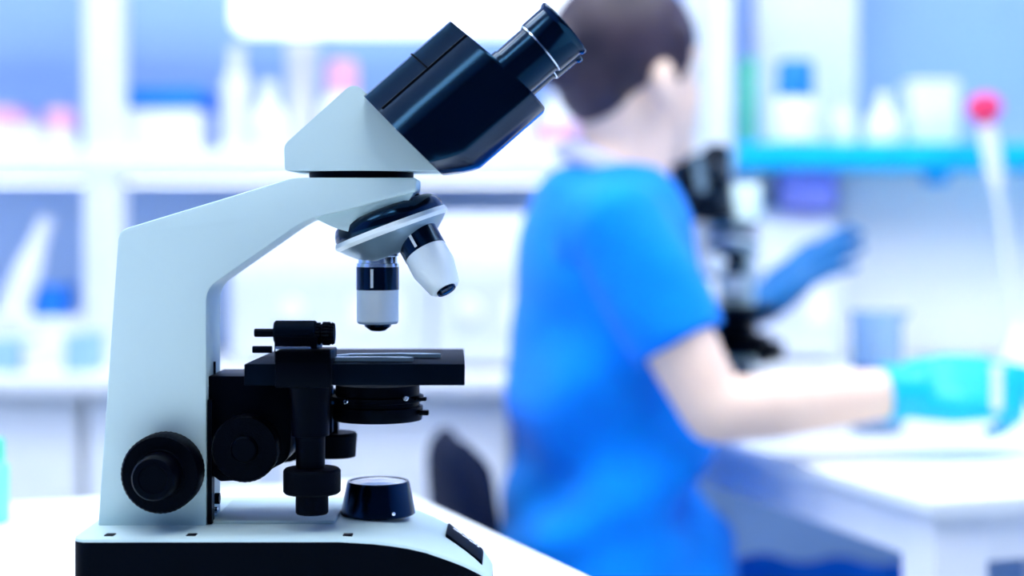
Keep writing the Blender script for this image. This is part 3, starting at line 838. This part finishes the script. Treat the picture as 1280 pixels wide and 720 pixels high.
# under the shelf, left bay: a low white riser with a blue box and a leaning cylinder
carton('riser', 'low white riser standing on the left bench', 'riser', -60, 100, 2.80, .75, .078, .20, M['bench_white'])
carton('tip_box', 'bright blue box on the low white riser at left', 'box', 21, 78, 2.84, .8285, .055, .09, M['blue_plastic'], M['blue_plastic'], .018)
p = W(18, 402, 2.82)
t = thing('measuring_cylinder', 'pale leaning tube beside the bright blue box at left', 'cylinder', (p.x - .004, 2.82, .8285))
dv = Vector((.33, .04, .94)).normalized()
obj('tube_body', lathe(NB(), (0.0, 0, .006), dv, [(0, 0), (0, .024), (.02, .026), (.10, .022), (.12, .016), (.17, .012), (.18, .015), (.18, .011), (.03, .011)], 28), M['white_plastic'], t)
obj('tube_foot', lathe(NB(), (0, 0, 0), (0, 0, 1), [(0, .036), (.006, .036), (.012, .026), (.012, 0)], 28), M['white_plastic'], t)
carton('sample_box', 'white box at the front of the left bench below the riser', 'box', 28, 76, 2.60, .75, .045, .1, M['white_plastic'])
carton('sample_box', 'pale blue box on left bench beside the thick white post', 'box', 80, 112, 2.62, .75, .06, .1, M['pale_blue'])
carton('sample_box', 'pale blue box on left bench at the far left edge', 'box', -30, 24, 2.62, .75, .05, .1, M['pale_blue'])
# behind the microscope: white instruments on the bench
def instrument(label, px0, px1, y, h, depth, name='centrifuge'):
    x0, x1 = (px0 - 640) / 2000 * y, (px1 - 640) / 2000 * y; w = (x1 - x0) / 2
    t = thing(name, label, 'instrument', ((x0 + x1) / 2, y, .75))
    prof = fillet([(-depth * 0, 0), (0, h * .62, .03), (.05, h, .04), (depth, h, .03), (depth, 0)])
    bm = NB()
    rings = []
    for x in (-w, -w + .006, w - .006, w):
        k = .985 if abs(x) == w else 1
        rings.append([bm.verts.new((x, q[0] * k + .002, .012 + q[1] * k)) for q in prof])
    bridge(bm, rings)
    obj('housing', bm, M['instrument'], t)
    obj('display', box(NB(), w * .2, w * .7, -.001, .003, h * .28, h * .5), M['splash'], t, flat=True)
    obj('dial', lathe(NB(), (-w * .4, .002, h * .4), (0, -1, 0), [(0, .02), (.012, .018), (.012, 0)], 24), M['white_plastic'], t)
    for sx in (-1, 1):
        for yy in (.03, depth - .03): obj('foot', lathe(NB(), (sx * w * .85, yy, 0), (0, 0, 1), [(0, .012), (.014, .012)], 16), M['white_plastic'], t)
    return t
instrument('white benchtop instrument seen through the open arm of the microscope', 288, 540, 2.72, .245, .30)
instrument('white benchtop instrument between the microscope and the seated person', 543, 690, 2.66, .25, .34)
instrument('white benchtop instrument behind the raised shade-tinted glove', 950, 1052, 2.78, .262, .28)
carton('carton', 'lavender box for the shade patch behind the second microscope', 'box', 982, 1046, 2.80, 1.0245, .062, .12, M['lavender'])  # lavender box stands in for the shade under the cyan shelf
# right shelf
bottle('reagent_bottle', 'white bottle with big bright blue cap on the cyan shelf', 'bottle', 994, 2.80, ZR, .045, .145, M['white_plastic'], M['blue_plastic'], .72, .44, .2)
carton('binder', 'narrow green binder standing at the end of cyan shelf', 'binder', 930, 946, 2.86, ZR, .155, .11, M['green'])
bottle('reagent_bottle', 'small white bottle on cyan shelf right of the blue capped one', 'bottle', 1050, 2.84, ZR, .025, .075, M['white_plastic'], M['white_plastic'])
bottle('reagent_bottle', 'white bottle with narrow neck in the middle of cyan shelf', 'bottle', 1104, 2.82, ZR, .032, .09, M['white_plastic'], M['white_plastic'], .4, .3, .5)
carton('carton', 'largest white carton on the cyan shelf beside red bulb', 'box', 1140, 1198, 2.84, ZR, .115, .1, M['white_plastic'])
# pipette with a red bulb in a flask on the bench
FY = 2.75
p = W(1275, 0, 2.67).x
zt_ = .7502
t = thing('flask', 'white conical flask on the bench holding the red bulb pipette', 'flask', (p, FY - .08, zt_))
obj('flask_body', lathe(NB(), (0, 0, 0), (0, 0, 1), [(0, 0), (0, .034), (.004, .036), (.060, .015), (.085, .012), (.088, .014), (.088, .0110), (.060, .0115), (.008, .03), (.008, 0)], 36), M['white_plastic'], t)
t = thing('pipette', 'slender white pipette with red bulb leaning in a conical flask', 'pipette', (p + .009, FY - .08, zt_ + .012))
q = W(1231, 140, FY - .08) - Vector((p + .009, FY - .08, zt_ + .012))
dv = Vector((q.x, 0, q.z)).normalized(); ln = q.length
obj('tube', lathe(NB(), (0, 0, 0), dv, [(0, .002), (.03, .005), (ln * .68, .006), (ln * .74, .014), (ln * .92, .014), (ln - .012, .010)], 24), M['white_plastic'], t)
bm = NB()
lathe(bm, dv * (ln - .022), dv, [(0, .012), (.006, .013), (.014, .024), (.026, .030), (.040, .027), (.050, .016), (.054, 0)], 32)
obj('rubber_bulb', bm, M['red'], t)
# beaker on the right table
xb = (1096 - 640) / 2000 * 2.08
t = thing('beaker', 'pale blue glass beaker on right table behind the bare forearm', 'beaker', (xb, 2.08, .72))
bm = NB()
lathe(bm, (0, 0, 0), (0, 0, 1), [(0, 0), (0, .030), (.004, .033), (.150, .033), (.156, .036), (.157, .034), (.150, .0305), (.006, .0305), (.005, 0)], 40)
obj('glass_wall', bm, M['glass'], t)
obj('liquid', lathe(NB(), (0, 0, .0055), (0, 0, 1), [(0, 0), (0, .0300), (.085, .0300), (.085, 0)], 36), M['pale_blue'], t)
obj('spout', tube(NB(), [(.033, 0, .148), (.040, 0, .156)], [.006, .004], 10), M['glass'], t)
# green bottle at the left end of the near table
bottle('reagent_bottle', 'green bottle on the near table at the left edge', 'bottle', -14, 1.27, .7502, .0158, .066, M['mint'], M['green'], .8, .25, .12)

# ------------------------------------------------------------------ light
w = bpy.data.worlds.new('World'); S.world = w; w.use_nodes = True
nt = w.node_tree
bg = nt.nodes['Background']
sky = nt.nodes.new('ShaderNodeTexSky'); sky.sky_type = 'HOSEK_WILKIE'; sky.sun_direction = (0.2, -.3, .93); sky.turbidity = 3
mix = nt.nodes.new('ShaderNodeMix'); mix.data_type = 'RGBA'; mix.inputs['Factor'].default_value = .85
nt.links.new(sky.outputs['Color'], mix.inputs['A']); mix.inputs['B'].default_value = (.38, .66, 1.0, 1)
nt.links.new(mix.outputs['Result'], bg.inputs['Color']); bg.inputs['Strength'].default_value = 1.0

# ------------------------------------------------------------------ camera
cam = bpy.data.cameras.new('Camera'); co = bpy.data.objects.new('Camera', cam); COL.objects.link(co)
co.location = (0, 0, CAMZ); co.rotation_euler = (R(90), 0, 0)
cam.sensor_width = 36; cam.lens = 56.25; cam.shift_y = -70 / 1280
cam.clip_start = .05; cam.clip_end = 50
cam.dof.use_dof = True; cam.dof.focus_distance = .965; cam.dof.aperture_fstop = 2.6
S.camera = co
S.view_settings.view_transform = 'Standard'; S.view_settings.look = 'None'
S.view_settings.gamma = 1; S.view_settings.use_curve_mapping = False; S.view_settings.exposure = 0
